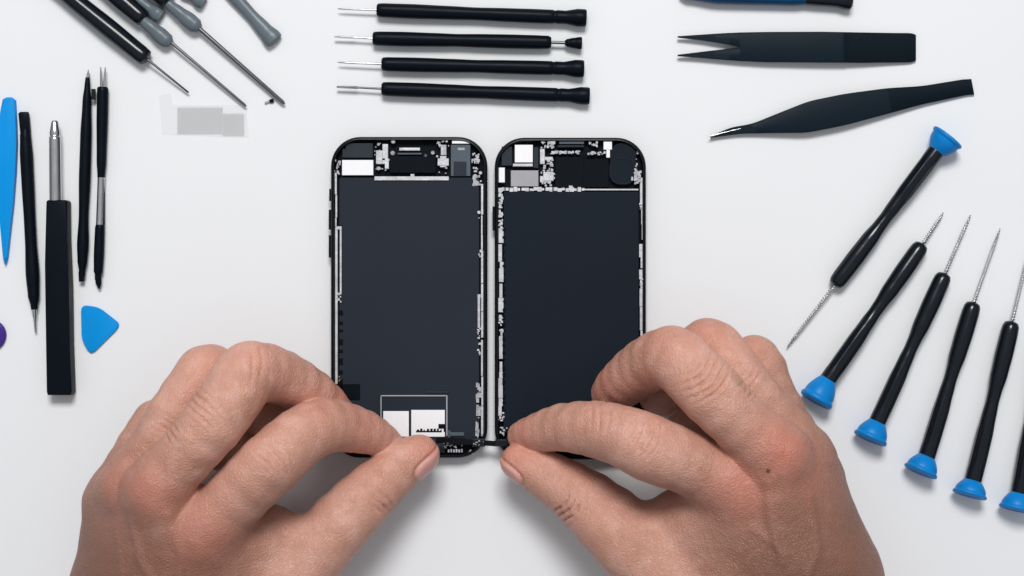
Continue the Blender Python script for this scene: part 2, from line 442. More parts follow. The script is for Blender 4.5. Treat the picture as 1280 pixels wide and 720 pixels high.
def bent_plate(name, parent, m, edge, zf, th):
    """edge: list of (axis position, low side, high side) px along a straight axis; zf height per station"""
    a, d, s, rows = edge
    bm = bmesh.new(); top = []; bot = []
    for (u, v0, v1) in rows:
        z = zf(u)
        q = [(v0, -0.0), (v0*0.9+v1*0.1, 1), (v0*0.5+v1*0.5, 1.05), (v0*0.1+v1*0.9, 1), (v1, 0)]
        tr = []; br = []
        for v, e in q:
            p2 = Vector(a) + Vector(d)*u + Vector(s)*v
            tr.append(bm.verts.new(P(p2.x, p2.y, z + th*(0.62+0.38*min(e, 1.05)))))
            br.append(bm.verts.new(P(p2.x, p2.y, z)))
        top.append(tr); bot.append(br)
    n = len(top[0])
    for i in range(len(top)-1):
        for k in range(n-1):
            bm.faces.new((top[i][k], top[i][k+1], top[i+1][k+1], top[i+1][k]))
            bm.faces.new((bot[i][k], bot[i+1][k], bot[i+1][k+1], bot[i][k+1]))
        bm.faces.new((top[i][0], top[i+1][0], bot[i+1][0], bot[i][0]))
        bm.faces.new((top[i][-1], bot[i][-1], bot[i+1][-1], top[i+1][-1]))
    for i in (0, -1):
        ring = top[i] + bot[i][::-1]; bm.faces.new(ring)
    return mesh_obj(name, bm, m, parent, True, sharp=40)

def interp(tab, u):
    for (a, *ra), (b, *rb) in zip(tab, tab[1:]):
        if u <= b:
            f = 0 if b == a else max(0, (u-a)/(b-a)); return [x+(y-x)*f for x, y in zip(ra, rb)]
    return list(tab[-1][1:])

# straight tweezers: x is the axis; upper blade tine and lower blade tine
root = thing('tweezers', P(1000, 59), 'black flat tweezers with two open pointed tines, lying level at the top right', 'tweezers', 'black tweezers at the top right')
def hump(u):   # blade height along the axis
    if u > 212: return px(9) - px(7)*min(1, (u-212)/86)**1.0
    if u > 170: return px(10)
    return px(6) + px(4)*max(0, u)/170
up_t = [(0, 45.2, 47.2), (30, 43.2, 50.5), (60, 41.3, 55), (77, 40.6, 58.7), (78, 40.5, 58.9), (110, 39.9, 58.9), (180, 39.6, 58.9), (230, 40.5, 58.9), (270, 41.2, 58.9), (292, 41.3, 58.9), (298, 43.5, 58.9)]
lo_t = [(0, 68.3, 70.4), (30, 64.7, 72.6), (60, 61.2, 75.0), (77, 59.5, 76.3), (78, 59.1, 76.4), (110, 59.1, 77.8), (180, 59.1, 78.3), (230, 59.1, 78.6), (270, 59.1, 78.2), (292, 59.1, 78.0), (298, 59.1, 75.8)]
full = [(u, interp(up_t, u)[0]-59, interp(lo_t, u)[1]-59) for u in [78 + 220*i/44 for i in range(45)]]
us = [78*i/16 for i in range(17)]
bent_plate('grip', root, 'black_coated', ((847, 59), (1, 0), (0, 1), [r for r in full if r[0] <= 214]), hump, px(3))
bent_plate('heel', root, 'black_heel', ((847, 59), (1, 0), (0, 1), [r for r in full if r[0] >= 208]), hump, px(3.1))  # rear of the same plate, shade past its bend painted as darker colour
bent_plate('tine', root, 'black_coated', ((847, 59), (1, 0), (0, 1), [(u, interp(up_t, u)[0]-59, interp(up_t, u)[1]-59) for u in us]), hump, px(3))
bent_plate('tine', root, 'black_coated', ((847, 59), (1, 0), (0, 1), [(u, interp(lo_t, u)[0]-59, interp(lo_t, u)[1]-59) for u in us]), hump, px(3))
bent_plate('lower_arm', root, 'black_gloss', ((847, 59), (1, 0), (0, 1), [(u, a+1.5, b-1.0) for u, a, b in full]), lambda u: 0.0002 + hump(u)*0.3*(0 if u < 212 else 1)*0, px(2))

# curved tweezers
root = thing('tweezers', P(1050, 135), 'black tweezers with a leaf shaped body and silver tips, lying tilted', 'tweezers', 'black tweezers at the top right')
A0 = Vector((885, 171)); A1 = Vector((1216, 108)); dd = (A1-A0).normalized(); ss = Vector((-dd.y, dd.x))
topo = [(883.5, 172.2), (914, 158.8), (939, 155.2), (979, 139), (1011, 126.3), (1055, 117.3), (1109, 110.1), (1152, 107.6), (1214.5, 97.5), (1218, 100)]
boto = [(885, 172.6), (928, 167), (975, 166.3), (1008, 166.2), (1055, 157), (1109, 142.6), (1152, 130.7), (1218, 119.2), (1217, 117.0)]
def uv(p): r = Vector(p)-A0; return r.dot(dd), r.dot(ss)
tt = sorted(uv(p) for p in topo); tb = sorted(uv(p) for p in boto)
def smooth_tab(tab, u):
    # average of nearby samples rounds the corners of the traced outline
    return sum(interp(tab, u+o)[0] for o in (-9, -4, 0, 4, 9))/5
Lx = (A1-A0).length
stn = [3 + (Lx-3)*i/60 for i in range(61)]
rows = [(u, smooth_tab(tt, u), smooth_tab(tb, u)) for u in stn]
def hump2(u): return px(7)*math.exp(-((u-150)/90)**2) + px(4) - px(2)*max(0, (u-250)/86)
bent_plate('grip', root, 'black_coated', (tuple(A0), tuple(dd), tuple(ss), [r for r in rows if r[0] <= 238]), hump2, px(3))
bent_plate('heel', root, 'black_heel', (tuple(A0), tuple(dd), tuple(ss), [r for r in rows if r[0] >= 229]), hump2, px(3.1))  # rear end again in the darker colour, a painted loss of reflection
bent_plate('lower_arm', root, 'black_gloss', (tuple(A0), tuple(dd), tuple(ss), [(u, a+2.2, b-0.6) for u, a, b in rows]), lambda u: 0.0002, px(2))
for (p0, p1, p2, w) in (((886, 170.6), (901, 166.6), (926, 160.6), 0.8),):
    bm = bmesh.new()
    add_lathe(bm, P(*p0, px(9.5)), P(*p1, px(9.5)), [(0, px(0.6)), (0.3, px(1.2)), (1, px(w))], 12)
    add_lathe(bm, P(*p1, px(9.5)), P(*p2, px(10)), [(0, px(w)), (1, px(w*0.5))], 12)
    mesh_obj('tip', bm, 'steel' if p0[1] < 171 else 'dull_steel', root, True)
# blue/black tool at the top edge
root = thing('pen_tool', P(960, -4), 'dark blue pen tool with a black end, lying along the top edge above the tweezers', 'pen tool')
z = px(10)
bm = bmesh.new(); add_lathe(bm, P(850, -9, z), P(1010, -3.5, z), smooth_prof([(0, px(4)), (0.05, px(8)), (0.3, px(12)), (0.9, px(11)), (1, px(9))], 30))
mesh_obj('handle', bm, 'dark_blue_plastic', root, True)
bm = bmesh.new(); add_lathe(bm, P(1000, -4, z), P(1065, 1.5, z), smooth_prof([(0, px(9)), (0.2, px(9.5)), (0.7, px(9)), (0.9, px(11)), (0.97, px(11)), (1, px(9))], 30))
mesh_obj('end_cap', bm, 'black_gloss', root, True)

# ------------------------------------------------------------------ phones
TH = 0.0068
def flecks(bm, x0, y0, x1, y1, n, z, smin=1.0, smax=3.3, asp=1.0, zr=0.0006):
    for _ in range(n):
        w = random.uniform(smin, smax); h = random.uniform(smin, smax)*asp
        x = random.uniform(x0, x1-w) if x1-x0 > w else x0; y = random.uniform(y0, y1-h) if y1-y0 > h else y0
        zz = z + random.uniform(0, zr)
        if random.random() < 0.3:
            pts = [(x+w/2+w/2*math.cos(q/8*6.283), y+w/2+w/2*math.sin(q/8*6.283)) for q in range(8)]
            add_prism(bm, pxs(pts, zz), z-0.0012, zz)
        else: add_box(bm, x, y, min(x+w, x1), min(y+h, y1), z-0.0012, zz)

def rough_strip(bm, x0, y0, x1, y1, z, gap=0.15, seg=(8, 30)):
    """broken metal strip running down from y0 to y1 with notched sides"""
    y = y0
    while y < y1:
        L = min(random.uniform(*seg), y1-y)
        a = x0 + random.uniform(0, 0.35)*(x1-x0)*random.choice((0, 1)); b = x1 - random.uniform(0, 0.35)*(x1-x0)*random.choice((0, 1))
        add_box(bm, a, y, b, y+L*0.98, z-0.001, z + random.uniform(-0.0003, 0.0003))
        y += L
        if random.random() < gap: y += random.uniform(1, 4)

def phone(x0, y0, x1, y1, label, panel, panel_mat, r=37):
    root = thing('opened_phone', P((x0+x1)/2, (y0+y1)/2), label, 'phone', 'opened phones side by side')
    def oc(d, z): return pxs(rrect(x0+d, y0+d, x1-d, y1-d, max(r-d, 4)), z)
    bm = bmesh.new()
    # rim: rounded profile of stacked rings
    prof_o = [(1.6, 0.0004), (0.4, 0.0016), (0, 0.0030), (0, 0.0050), (0.7, 0.0062), (2.0, TH), (4.2, TH), (4.8, TH-0.0004), (4.8, 0.0022)]
    rings = []
    for d, z in prof_o:
        rings.append([bm.verts.new((p[0], p[1], z)) for p in [P(q[0], q[1], TH) for q in rrect(x0+d, y0+d, x1-d, y1-d, max(r-d, 4))]])
    n = len(rings[0])
    for a, b in zip(rings, rings[1:]):
        for i in range(n): bm.faces.new((a[i], a[(i+1) % n], b[(i+1) % n], b[i]))
    bm.faces.new(rings[0]); bm.faces.new(rings[-1])
    mesh_obj('frame', bm, 'black_frame', root, True, sharp=60)
    def part(name, m, fn, label=None, parent=None):
        bm = bmesh.new(); fn(bm)
        o = mesh_obj(name, bm, m, parent or root)
        if label: o['label'] = label
        return o
    part('circuit_board', 'board_black', lambda bm: add_prism(bm, pxs(rrect(x0+6, y0+6, x1-6, y1-6, r-7), 0.003), 0.0023, 0.0033))
    part('battery', panel_mat, lambda bm: add_prism(bm, pxs(rrect(*panel, 2.5, 4), 0.0058), 0.0030, 0.0058, 0.0002))
    return root, part

def mul(*fs):
    def g(bm):
        for f in fs: f(bm)
    return g
def B(x0, y0, x1, y1, z=0.0055, bev=0.00012): return lambda bm: add_box(bm, x0, y0, x1, y1, 0.0030, z, bev)
def FL(*a, **k): return lambda bm: flecks(bm, *a, **k)
def RS(*a, **k): return lambda bm: rough_strip(bm, *a, **k)
def SCREWS(pts, r=2.6, z=0.0062):
    def g(bm):
        for x, y in pts: add_lathe(bm, P(x, y, z-0.0015), P(x, y, z), [(0, px(r)), (0.8, px(r)), (1, px(r*0.75))], 14)
    return g

# --- left phone
root, part = phone(413, 170.5, 609.3, 573, 'opened phone beside the left hand, charcoal battery and white chips near its bottom',
                   (424, 222, 599, 548), 'panel_left')
LP = root
part('side_button', 'black_frame', lambda bm: add_box(bm, 411.4, 236, 413.5, 251, 0.0028, 0.0048, 0.0002))
part('side_button', 'black_frame', lambda bm: add_box(bm, 410.8, 262, 413.5, 287, 0.0028, 0.0048, 0.0002))
part('side_button', 'black_frame', lambda bm: add_box(bm, 410.8, 294, 413.5, 322, 0.0028, 0.0048, 0.0002))
part('camera_module', 'charcoal', mul(B(432, 179, 466, 197), B(428, 186, 440, 197, 0.0053)))
part('chip_label', 'white_label', B(427.5, 200, 466.5, 219, 0.0060), 'large white square chip')
part('bracket', 'bright_metal', mul(B(470, 188, 478, 205, 0.006), B(478, 180, 485, 198, 0.0057), B(471, 200, 486, 205, 0.0054), B(481, 198, 486, 211, 0.006)))
part('camera_module', 'board_black', B(487, 195, 545, 216, 0.0058))
part('speaker_slot', 'bright_metal', mul(B(499, 184.5, 525, 188.2, 0.0062)))
part('speaker_slot', 'mid_grey', mul(B(497, 191, 527, 193.2, 0.0061)))
part('screw', 'solder', SCREWS([(491.5, 177)], 2.8)); part('screw', 'solder', SCREWS([(491, 191.5)], 3.0))
part('screw', 'solder', SCREWS([(541, 191)], 2.6)); part('screw', 'mid_grey', SCREWS([(532, 194.5)], 2.2))
part('screw', 'solder', SCREWS([(473, 210.5)], 2.6)); part('screw', 'solder', SCREWS([(473, 180.5)], 2.0))
part('connector', 'bright_metal', mul(B(547, 198, 561, 207, 0.0062), B(550, 195, 558, 209, 0.0060)))
part('connector', 'solder', mul(B(551, 181, 558, 194, 0.0058), FL(545, 175, 560, 186, 9, 0.0058)))
part('sensor_cover', 'white_label', B(565, 176, 587, 179.5, 0.0062))
part('sensor_module', 'mid_grey', B(563.5, 181, 588, 220, 0.0056))
part('sensor_window', 'charcoal', B(567, 202, 583, 219, 0.0059)); part('sensor_window', 'light_grey', B(572, 184.5, 581, 188, 0.0059))
part('solder_points', 'solder', FL(589, 190, 600, 206, 14, 0.0058, 1.5, 4.5)); part('solder_points', 'solder', FL(590, 206, 603, 232, 22, 0.0058, 1.5, 4.5))
part('solder_points', 'solder', FL(417, 198, 427, 222, 16, 0.0056))
part('solder_points', 'solder', FL(468, 178, 488, 218, 14, 0.0055, 0.8, 2.2)); part('solder_points', 'solder', FL(545, 176, 562, 218, 14, 0.0054, 0.8, 2.4))
part('metal_bar', 'bright_metal', mul(B(468, 220.5, 561, 225.5, 0.0064), B(513, 217.5, 518, 222, 0.0062)))
part('edge_strip', 'bright_metal', mul(RS(418.6, 216, 421.4, 284, 0.0060, gap=0.1), B(418.8, 284, 422.0, 480, 0.0060)))
part('edge_bracket', 'bright_metal', mul(B(424.6, 284, 427.0, 368, 0.0062), B(420, 283, 427, 287, 0.0061), FL(419, 362, 427, 380, 10, 0.006, 1.5, 3)))
part('edge_clips', 'board_black', mul(*[B(424, y, 428.5, y+h, 0.0061) for y, h in ((388, 6), (402, 4), (412, 3), (424, 7), (437, 4), (448, 8), (463, 5), (474, 12))]))
part('solder_points', 'copper', mul(FL(423, 470, 427, 482, 4, 0.0060, 0.7, 1.5)))
part('battery_tab', 'board_black', B(426, 480, 450, 500, 0.0061))
part('edge_strip', 'bright_metal', mul(RS(601.4, 230, 604.0, 545, 0.0061, gap=0.08, seg=(20, 60))), )
part('edge_bracket', 'bright_metal', mul(B(597, 368, 600.2, 410, 0.0062), B(596.6, 368, 601, 372, 0.0061), FL(596, 262, 603, 274, 6, 0.006), FL(597, 310, 603, 322, 7, 0.006), FL(596, 408, 602, 444, 14, 0.006, 1, 3)))
part('edge_bracket', 'solder', mul(FL(594, 478, 602, 550, 22, 0.0062, 1.5, 4.5, asp=1.6), B(595, 508, 601, 520, 0.0063)))
# bottom: outlined chip bay
part('bay_outline', 'light_grey', mul(B(475.5, 494, 559, 495.6, 0.0063), B(475.5, 494, 477.0, 548, 0.0063), B(557.6, 494, 559.4, 545, 0.0063)))
part('bay_outline', 'charcoal', mul(B(532, 489, 562, 491.4, 0.0062)))
part('chip_label', 'white_label', B(479, 514, 511, 546, 0.0062), 'white square chip, left of the pair near the bottom')
part('chip_label', 'white_label', B(514, 512.5, 556, 546, 0.0062), 'white square chip, right of the pair near the bottom')
part('chip_contacts', 'board_black', mul(*[B(521+4.2*i, 535.5+1.6*random.random(), 522.4+4.2*i+1.8*random.random(), 540, 0.0064) for i in range(9)], B(548, 530, 556, 536, 0.0064), B(520, 538.6, 552, 540.5, 0.00635)))
part('taptic_module', 'charcoal', mul(B(520, 545, 556, 566, 0.0056), B(558, 548, 597, 556, 0.0058)))
part('connector', 'mid_grey', mul(B(562, 540.5, 580, 545, 0.0064), B(560, 538, 563, 547, 0.0060)))
part('solder_points', 'solder', FL(553, 552, 562, 562, 6, 0.0058, 1, 2.5)); part('solder_points', 'solder', FL(558, 556, 580, 559.5, 9, 0.006, 0.8, 2)); part('solder_points', 'solder', FL(430, 556, 462, 566, 10, 0.0058, 1, 3))
part('contact_row', 'solder', mul(*[B(559.6+3.3*i, 562.2 - (0.6 if i % 2 else 0), 561.9+3.3*i, 565.6, 0.0062) for i in range(6)]))
part('contact_row', 'solder', mul(*[(lambda i: (lambda bm: add_prism(bm, pxs([(584.5+4*i, 566.5), (586.7+4*i, 568), (590+4*i, 563.5), (588+4*i, 562)], 0.0062), 0.003, 0.0062)))(i) for i in range(2)]))
part('screw', 'light_grey', SCREWS([(440, 562)], 3.5))

# --- right phone
root, part = phone(618.2, 171.5, 808, 575, 'opened phone under the right hand, near black battery and rough silver edges',
                   (629.5, 239.5, 798.5, 541), 'panel_right')
part('side_button', 'black_frame', lambda bm: add_box(bm, 615.6, 258, 619, 288, 0.0028, 0.0048, 0.0002))
part('camera_module', 'white_label', B(643.5, 181, 666, 203, 0.0062), 'white square camera block')
part('metal_bar', 'bright_metal', B(641, 204.5, 666, 208, 0.0060))
part('camera_bracket', 'light_grey', mul(B(638.5, 213, 673, 233, 0.0056)))
part('chip_label', 'white_label', mul(B(623.5, 209.5, 631, 228, 0.0060)))
part('camera_cover', 'charcoal', mul(B(627, 183, 640, 207, 0.0054), B(667, 184, 673, 210, 0.0054)))
part('connector', 'bright_metal', mul(B(675, 186, 681, 205, 0.0055), B(681, 196, 691, 200, 0.0058), B(679, 215, 692, 226, 0.0062), B(675, 220, 684, 228, 0.0059)))
part('solder_points', 'solder', FL(674, 176, 696, 188, 22, 0.0060, 1.2, 4)); part('solder_points', 'solder', FL(675, 198, 694, 236, 40, 0.0057, 1.2, 4))
part('solder_points', 'solder', FL(733, 176, 748, 184, 14, 0.0060)); part('solder_points', 'solder', FL(732, 189, 760, 194, 16, 0.0058))
part('ear_speaker', 'board_black', mul(B(694, 196, 730, 234, 0.0058), B(728, 199, 761, 234, 0.0057)))
part('speaker_slot', 'mid_grey', B(699, 177, 730, 180, 0.0062)); part('speaker_slot', 'charcoal', B(697, 181.5, 730, 184, 0.006))
part('flex_trace', 'solder', mul(FL(688, 188, 726, 193, 34, 0.0060, 1.2, 3.5)))
part('sensor_cover', 'white_label', mul(B(754.5, 177, 765, 187, 0.0062), B(758, 187, 762.5, 197, 0.006)))
bmx = lambda bm: add_prism(bm, pxs(rrect(763, 179, 795, 231, 13, 8), 0.0055), 0.003, 0.0055, 0.0003)
part('sensor_module', 'panel_right', bmx)
part('module_outline', 'panel_left', lambda bm: add_ring(bm, pxs(rrect(762, 197, 794, 230, 13, 8), 0.0060), pxs(rrect(763, 198, 793, 229, 12, 8), 0.0060), 0.003, 0.0058))
part('solder_points', 'solder', FL(792, 182, 800, 240, 22, 0.0058, 1, 3)); part('solder_points', 'solder', FL(789, 213, 803, 228, 16, 0.0062, 2, 5))
part('metal_bar', 'bright_metal', mul(RS(0, 0, 0, 0, 0.006) if False else (lambda bm: [add_box(bm, x, 235 + random.uniform(-1.6, 0.6), x+random.uniform(3, 7), 238.5 + random.uniform(-0.6, 1.2), 0.003, 0.0062+random.uniform(-.0003, .0002)) for x in [622+5*i for i in range(22)]]),
     B(730, 236, 798, 238, 0.0062), B(711, 232, 716, 238, 0.0062)))
part('edge_strip', 'bright_metal', mul(FL(622.5, 238, 629.5, 285, 42, 0.0060, 1.2, 4.0), RS(623, 285, 629.3, 400, 0.0062, gap=0.3), FL(622.5, 395, 629.5, 425, 20, 0.0061)))
part('edge_strip', 'bright_metal', mul(RS(623, 420, 628.4, 520, 0.0062, gap=0.15), FL(623, 515, 632, 545, 18, 0.0060, 1, 3.0), FL(632, 534, 650, 548, 12, 0.0060, 0.8, 2.4)))
part('edge_teeth', 'board_black', mul(*[B(628, y, 631.5, y+random.uniform(2, 6), 0.0064) for y in range(286, 520, 9)]))
part('edge_strip', 'bright_metal', mul(B(800, 222, 804.6, 262, 0.0060), RS(801.6, 262, 804.4, 300, 0.006, gap=0.1), FL(799, 252, 804, 262, 5, 0.0062)))
part('edge_strip', 'bright_metal', mul(RS(799, 305, 805, 352, 0.0062, gap=0.5, seg=(7, 14)), RS(799.5, 352, 804.6, 440, 0.0062, gap=0.1), FL(799, 345, 805, 365, 8, 0.0063)))

# bent flex cable between the phones
root = thing('flex_cable', P(612, 555), 'thin black flex cable between both hands, bridging the bottoms of the two phones', 'flex cable')
pts = [(545, 551, 14), (565, 550, 9), (585, 552, 8.2), (602, 553.5, 8.2), (618, 554.5, 8.8), (634, 553, 11), (648, 552, 14)]
bm = bmesh.new(); rows = []
for i, (x, y, zm) in enumerate(pts):
    z = zm/1000; w = 3.4
    rows.append([bm.verts.new(P(x, y-w, z)), bm.verts.new(P(x, y+w, z-0.0002)), bm.verts.new(P(x, y+w, z-0.0006)), bm.verts.new(P(x, y-w, z-0.0004))])
for a, b in zip(rows, rows[1:]):
    for k in range(4): bm.faces.new((a[k], a[(k+1) % 4], b[(k+1) % 4], b[k]))
bm.faces.new(rows[0]); bm.faces.new(rows[-1])
mesh_obj('ribbon', bm, 'black_frame', root, True, sharp=50)
bm = bmesh.new(); add_box(bm, 590, 548.5, 606, 558.5, 0.0072, 0.0092, 0.0002); add_box(bm, 619, 549.5, 636, 558, 0.0090, 0.0110, 0.0002)
mesh_obj('connector', bm, 'black_gloss', root)
bm = bmesh.new(); flecks(bm, 591, 550, 605, 557, 7, 0.0096, 0.8, 2.0); mesh_obj('solder_points', bm, 'solder', root)

# ------------------------------------------------------------------ hands
def skin_material():
    m = bpy.data.materials.new('skin'); m.use_nodes = True
    nt = m.node_tree; N = nt.nodes; Lk = nt.links; b = N['Principled BSDF']
    tc = N.new('ShaderNodeTexCoord')
    def noise(sc, det=4, rough=0.5):
        n = N.new('ShaderNodeTexNoise'); n.inputs['Scale'].default_value = sc; n.inputs['Detail'].default_value = det
        n.inputs['Roughness'].default_value = rough
        Lk.new(tc.outputs['Object'], n.inputs['Vector']); return n
    def mix(a, bcol, fac):
        x = N.new('ShaderNodeMix'); x.data_type = 'RGBA'
        if isinstance(a, tuple): x.inputs['A'].default_value = (*a, 1)
        else: Lk.new(a, x.inputs['A'])
        x.inputs['B'].default_value = (*bcol, 1); Lk.new(fac, x.inputs['Factor']); return x.outputs['Result']
    def rng_(src, a, c, lo, hi):
        r = N.new('ShaderNodeMapRange'); Lk.new(src, r.inputs['Value'])
        r.inputs['From Min'].default_value = a; r.inputs['From Max'].default_value = c
        r.inputs['To Min'].default_value = lo; r.inputs['To Max'].default_value = hi; return r.outputs['Result']
    base = (0.65, 0.345, 0.262)
    c = mix(base, (0.50, 0.245, 0.17), rng_(noise(55, 5, 0.6).outputs['Fac'], 0.42, 0.68, 0, 0.7))
    c = mix(c, (0.74, 0.44, 0.36), rng_(noise(140, 4).outputs['Fac'], 0.5, 0.72, 0, 0.6))
    c = mix(c, (0.45, 0.22, 0.15), rng_(noise(900, 3).outputs['Fac'], 0.55, 0.78, 0, 0.35))
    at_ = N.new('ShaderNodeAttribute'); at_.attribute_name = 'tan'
    c = mix(c, (0.20, 0.086, 0.054), at_.outputs['Fac'])  # brown painted in as shade on wrist, back and outer side
    af = N.new('ShaderNodeAttribute'); af.attribute_name = 'flush'
    c = mix(c, (0.68, 0.20, 0.14), af.outputs['Fac'])
    an = N.new('ShaderNodeAttribute'); an.attribute_name = 'nail'
    c = mix(c, (0.60, 0.32, 0.28), an.outputs['Fac'])
    am = N.new('ShaderNodeAttribute'); am.attribute_name = 'mole'
    c = mix(c, (0.10, 0.04, 0.03), am.outputs['Fac'])
    Lk.new(c, b.inputs['Base Color'])
    r = N.new('ShaderNodeMapRange'); Lk.new(an.outputs['Fac'], r.inputs['Value'])
    r.inputs['To Min'].default_value = 0.44; r.inputs['To Max'].default_value = 0.28
    Lk.new(r.outputs['Result'], b.inputs['Roughness'])
    b.inputs['Subsurface Weight'].default_value = 0.12
    b.inputs['Subsurface Radius'].default_value = (1.0, 0.36, 0.2)
    b.inputs['Subsurface Scale'].default_value = 0.0035
    b.inputs['Specular IOR Level'].default_value = 0.42
    # pores and fine lines
    v = N.new('ShaderNodeTexVoronoi'); v.inputs['Scale'].default_value = 950; v.feature = 'DISTANCE_TO_EDGE'
    wn = noise(260, 3)
    mp = N.new('ShaderNodeMix'); mp.data_type = 'VECTOR'; mp.inputs['Factor'].default_value = 0.004
    Lk.new(tc.outputs['Object'], mp.inputs['A']); Lk.new(wn.outputs['Color'], mp.inputs['B'])
    Lk.new(mp.outputs['Result'], v.inputs['Vector'])
    e = rng_(v.outputs['Distance'], 0.0, 0.25, 0, 1)
    ad = N.new('ShaderNodeMath'); ad.operation = 'MULTIPLY_ADD'
    Lk.new(noise(420, 5, 0.65).outputs['Fac'], ad.inputs[0]); ad.inputs[1].default_value = 2.2; Lk.new(e, ad.inputs[2])
    iv = N.new('ShaderNodeMath'); iv.operation = 'SUBTRACT'; iv.inputs[0].default_value = 1; Lk.new(an.outputs['Fac'], iv.inputs[1])
    ml = N.new('ShaderNodeMath'); ml.operation = 'MULTIPLY'; Lk.new(iv.outputs[0], ml.inputs[0]); ml.inputs[1].default_value = 0.5
    bp = N.new('ShaderNodeBump'); bp.inputs['Distance'].default_value = 0.00034
    Lk.new(ml.outputs[0], bp.inputs['Strength']); Lk.new(ad.outputs[0], bp.inputs['Height'])
    Lk.new(bp.outputs['Normal'], b.inputs['Normal'])
    MATS['skin'] = m
skin_material()

def smin(a, b, k):
    h = np.maximum(k - np.abs(a-b), 0)/k
    return np.minimum(a, b) - h*h*k*0.25

def W(x, y, zmm, r):
    p = P(x, y, zmm/1000); return (np.array(p), r*S*(D-zmm/1000)/D)

def cone(Q, a, b):
    (pa, ra), (pb, rb) = a, b
    ab = pb-pa; L2 = max(ab.dot(ab), 1e-12)
    t = np.clip(((Q-pa) @ ab)/L2, 0, 1)
    pa = pa.astype(np.float32); ab = ab.astype(np.float32); t = t.astype(np.float32)
    dq = Q - pa; dq -= t[:, None]*ab
    return np.sqrt(np.einsum('ij,ij->i', dq, dq)) - (np.float32(ra) + np.float32(rb-ra)*t)

def chain(Q, pts, k):
    d = None
    for a, b in zip(pts, pts[1:]):
        e = cone(Q, a, b); d = e if d is None else smin(d, e, k)
    return d

def spline(pts):
    out = []
    for i in range(len(pts)-1):
        p = [np.append(*pts[max(0, min(len(pts)-1, j))]) for j in (i-1, i, i+1, i+2)]
        for t in (0, 0.5):
            q = 0.5*((2*p[1]) + (p[2]-p[0])*t + (2*p[0]-5*p[1]+4*p[2]-p[3])*t*t + (3*p[1]-p[0]-3*p[2]+p[3])*t**3)
            out.append((q[:3], float(q[3])))
    out.append(pts[-1])
    return out

def make_field(H):
    fingers = [spline([W(*p) for p in f]) for f in H['fingers']]
    palm = [[W(*p) for p in f] for f in H['palm']]
    tend = [[W(*p) for p in f] for f in H.get('tendons', [])]
    def f(Q):
        Q = Q.astype(np.float32)
        df = None
        for fg in fingers:
            e = chain(Q, fg, 0.0016); df = e if df is None else smin(df, e, 0.0010)
        dp = None
        for pl in palm:
            e = chain(Q, pl, 0.008); dp = e if dp is None else smin(dp, e, 0.011)
        for tn in tend:
            dp = smin(dp, chain(Q, tn, 0.003), 0.005)
        return smin(df, dp, 0.0055)
    return f, fingers

def surface_nets(f, lo, hi, h):
    B_ = 5
    n = np.ceil((hi-lo)/h/B_).astype(int)*B_ + 1
    nb = (n-1)//B_
    ii = np.stack(np.meshgrid(*[np.arange(k) for k in nb], indexing='ij'), -1).reshape(-1, 3)
    cen = lo + (ii+0.5)*B_*h
    dc = f(cen)
    F = np.empty(tuple(nb*B_+1), np.float32)
    sign = np.where(dc.reshape(nb) > 0, 1.0, -1.0).astype(np.float32)*h*10
    F[:-1, :-1, :-1] = np.repeat(np.repeat(np.repeat(sign, B_, 0), B_, 1), B_, 2)
    F[-1, :, :] = F[-2, :, :]; F[:, -1, :] = F[:, -2, :]; F[:, :, -1] = F[:, :, -2]
    act = ii[np.abs(dc) < B_*h*0.87 + 0.0035]
    off = np.stack(np.meshgrid(*[np.arange(B_+1)]*3, indexing='ij'), -1).reshape(-1, 3)
    for s in range(0, len(act), 1500):
        idx = (act[s:s+1500, None, :]*B_ + off[None]).reshape(-1, 3)
        F[idx[:, 0], idx[:, 1], idx[:, 2]] = f(lo + idx*h)
    ins = F < 0
    # cells
    c = np.zeros(tuple(np.array(F.shape)-1), np.int8)
    for a in (0, 1):
        for b in (0, 1):
            for d in (0, 1):
                c += ins[a:F.shape[0]-1+a, b:F.shape[1]-1+b, d:F.shape[2]-1+d]
    cells = np.argwhere((c > 0) & (c < 8))
    ID = -np.ones(c.shape, np.int32); ID[cells[:, 0], cells[:, 1], cells[:, 2]] = np.arange(len(cells))
    acc = np.zeros((len(cells), 3)); cnt = np.zeros(len(cells))
    cor = [(a, b, d) for a in (0, 1) for b in (0, 1) for d in (0, 1)]
    for i in range(8):
        for j in range(i+1, 8):
            if sum(abs(cor[i][q]-cor[j][q]) for q in range(3)) != 1: continue
            A = cells + cor[i]; Bq = cells + cor[j]
            fa = F[A[:, 0], A[:, 1], A[:, 2]]; fb = F[Bq[:, 0], Bq[:, 1], Bq[:, 2]]
            m = (fa < 0) != (fb < 0); t = np.zeros(len(cells)); t[m] = fa[m]/(fa[m]-fb[m])
            acc[m] += (A[m] + (Bq[m]-A[m])*t[m][:, None]); cnt[m] += 1
    V = lo + acc/cnt[:, None]*h
    quads = []
    for ax in range(3):
        u, v = [(1, 2), (2, 0), (0, 1)][ax]
        sl0 = [slice(None)]*3; sl1 = [slice(None)]*3
        sl0[ax] = slice(0, -1); sl1[ax] = slice(1, None)
        d0 = ins[tuple(sl0)]; d1 = ins[tuple(sl1)]
        e = np.argwhere(d0 != d1)
        e = e[(e[:, u] > 0) & (e[:, v] > 0) & (e[:, u] < F.shape[u]-1) & (e[:, v] < F.shape[v]-1)]
        fl = d0[e[:, 0], e[:, 1], e[:, 2]]
        q = []
        for du, dv in ((0, 0), (1, 0), (1, 1), (0, 1)):
            k = e.copy(); k[:, u] -= du; k[:, v] -= dv
            q.append(ID[k[:, 0], k[:, 1], k[:, 2]])
        q = np.stack(q, 1)
        q[~fl] = q[~fl][:, ::-1]
        quads.append(q)
    return V, np.concatenate(quads)

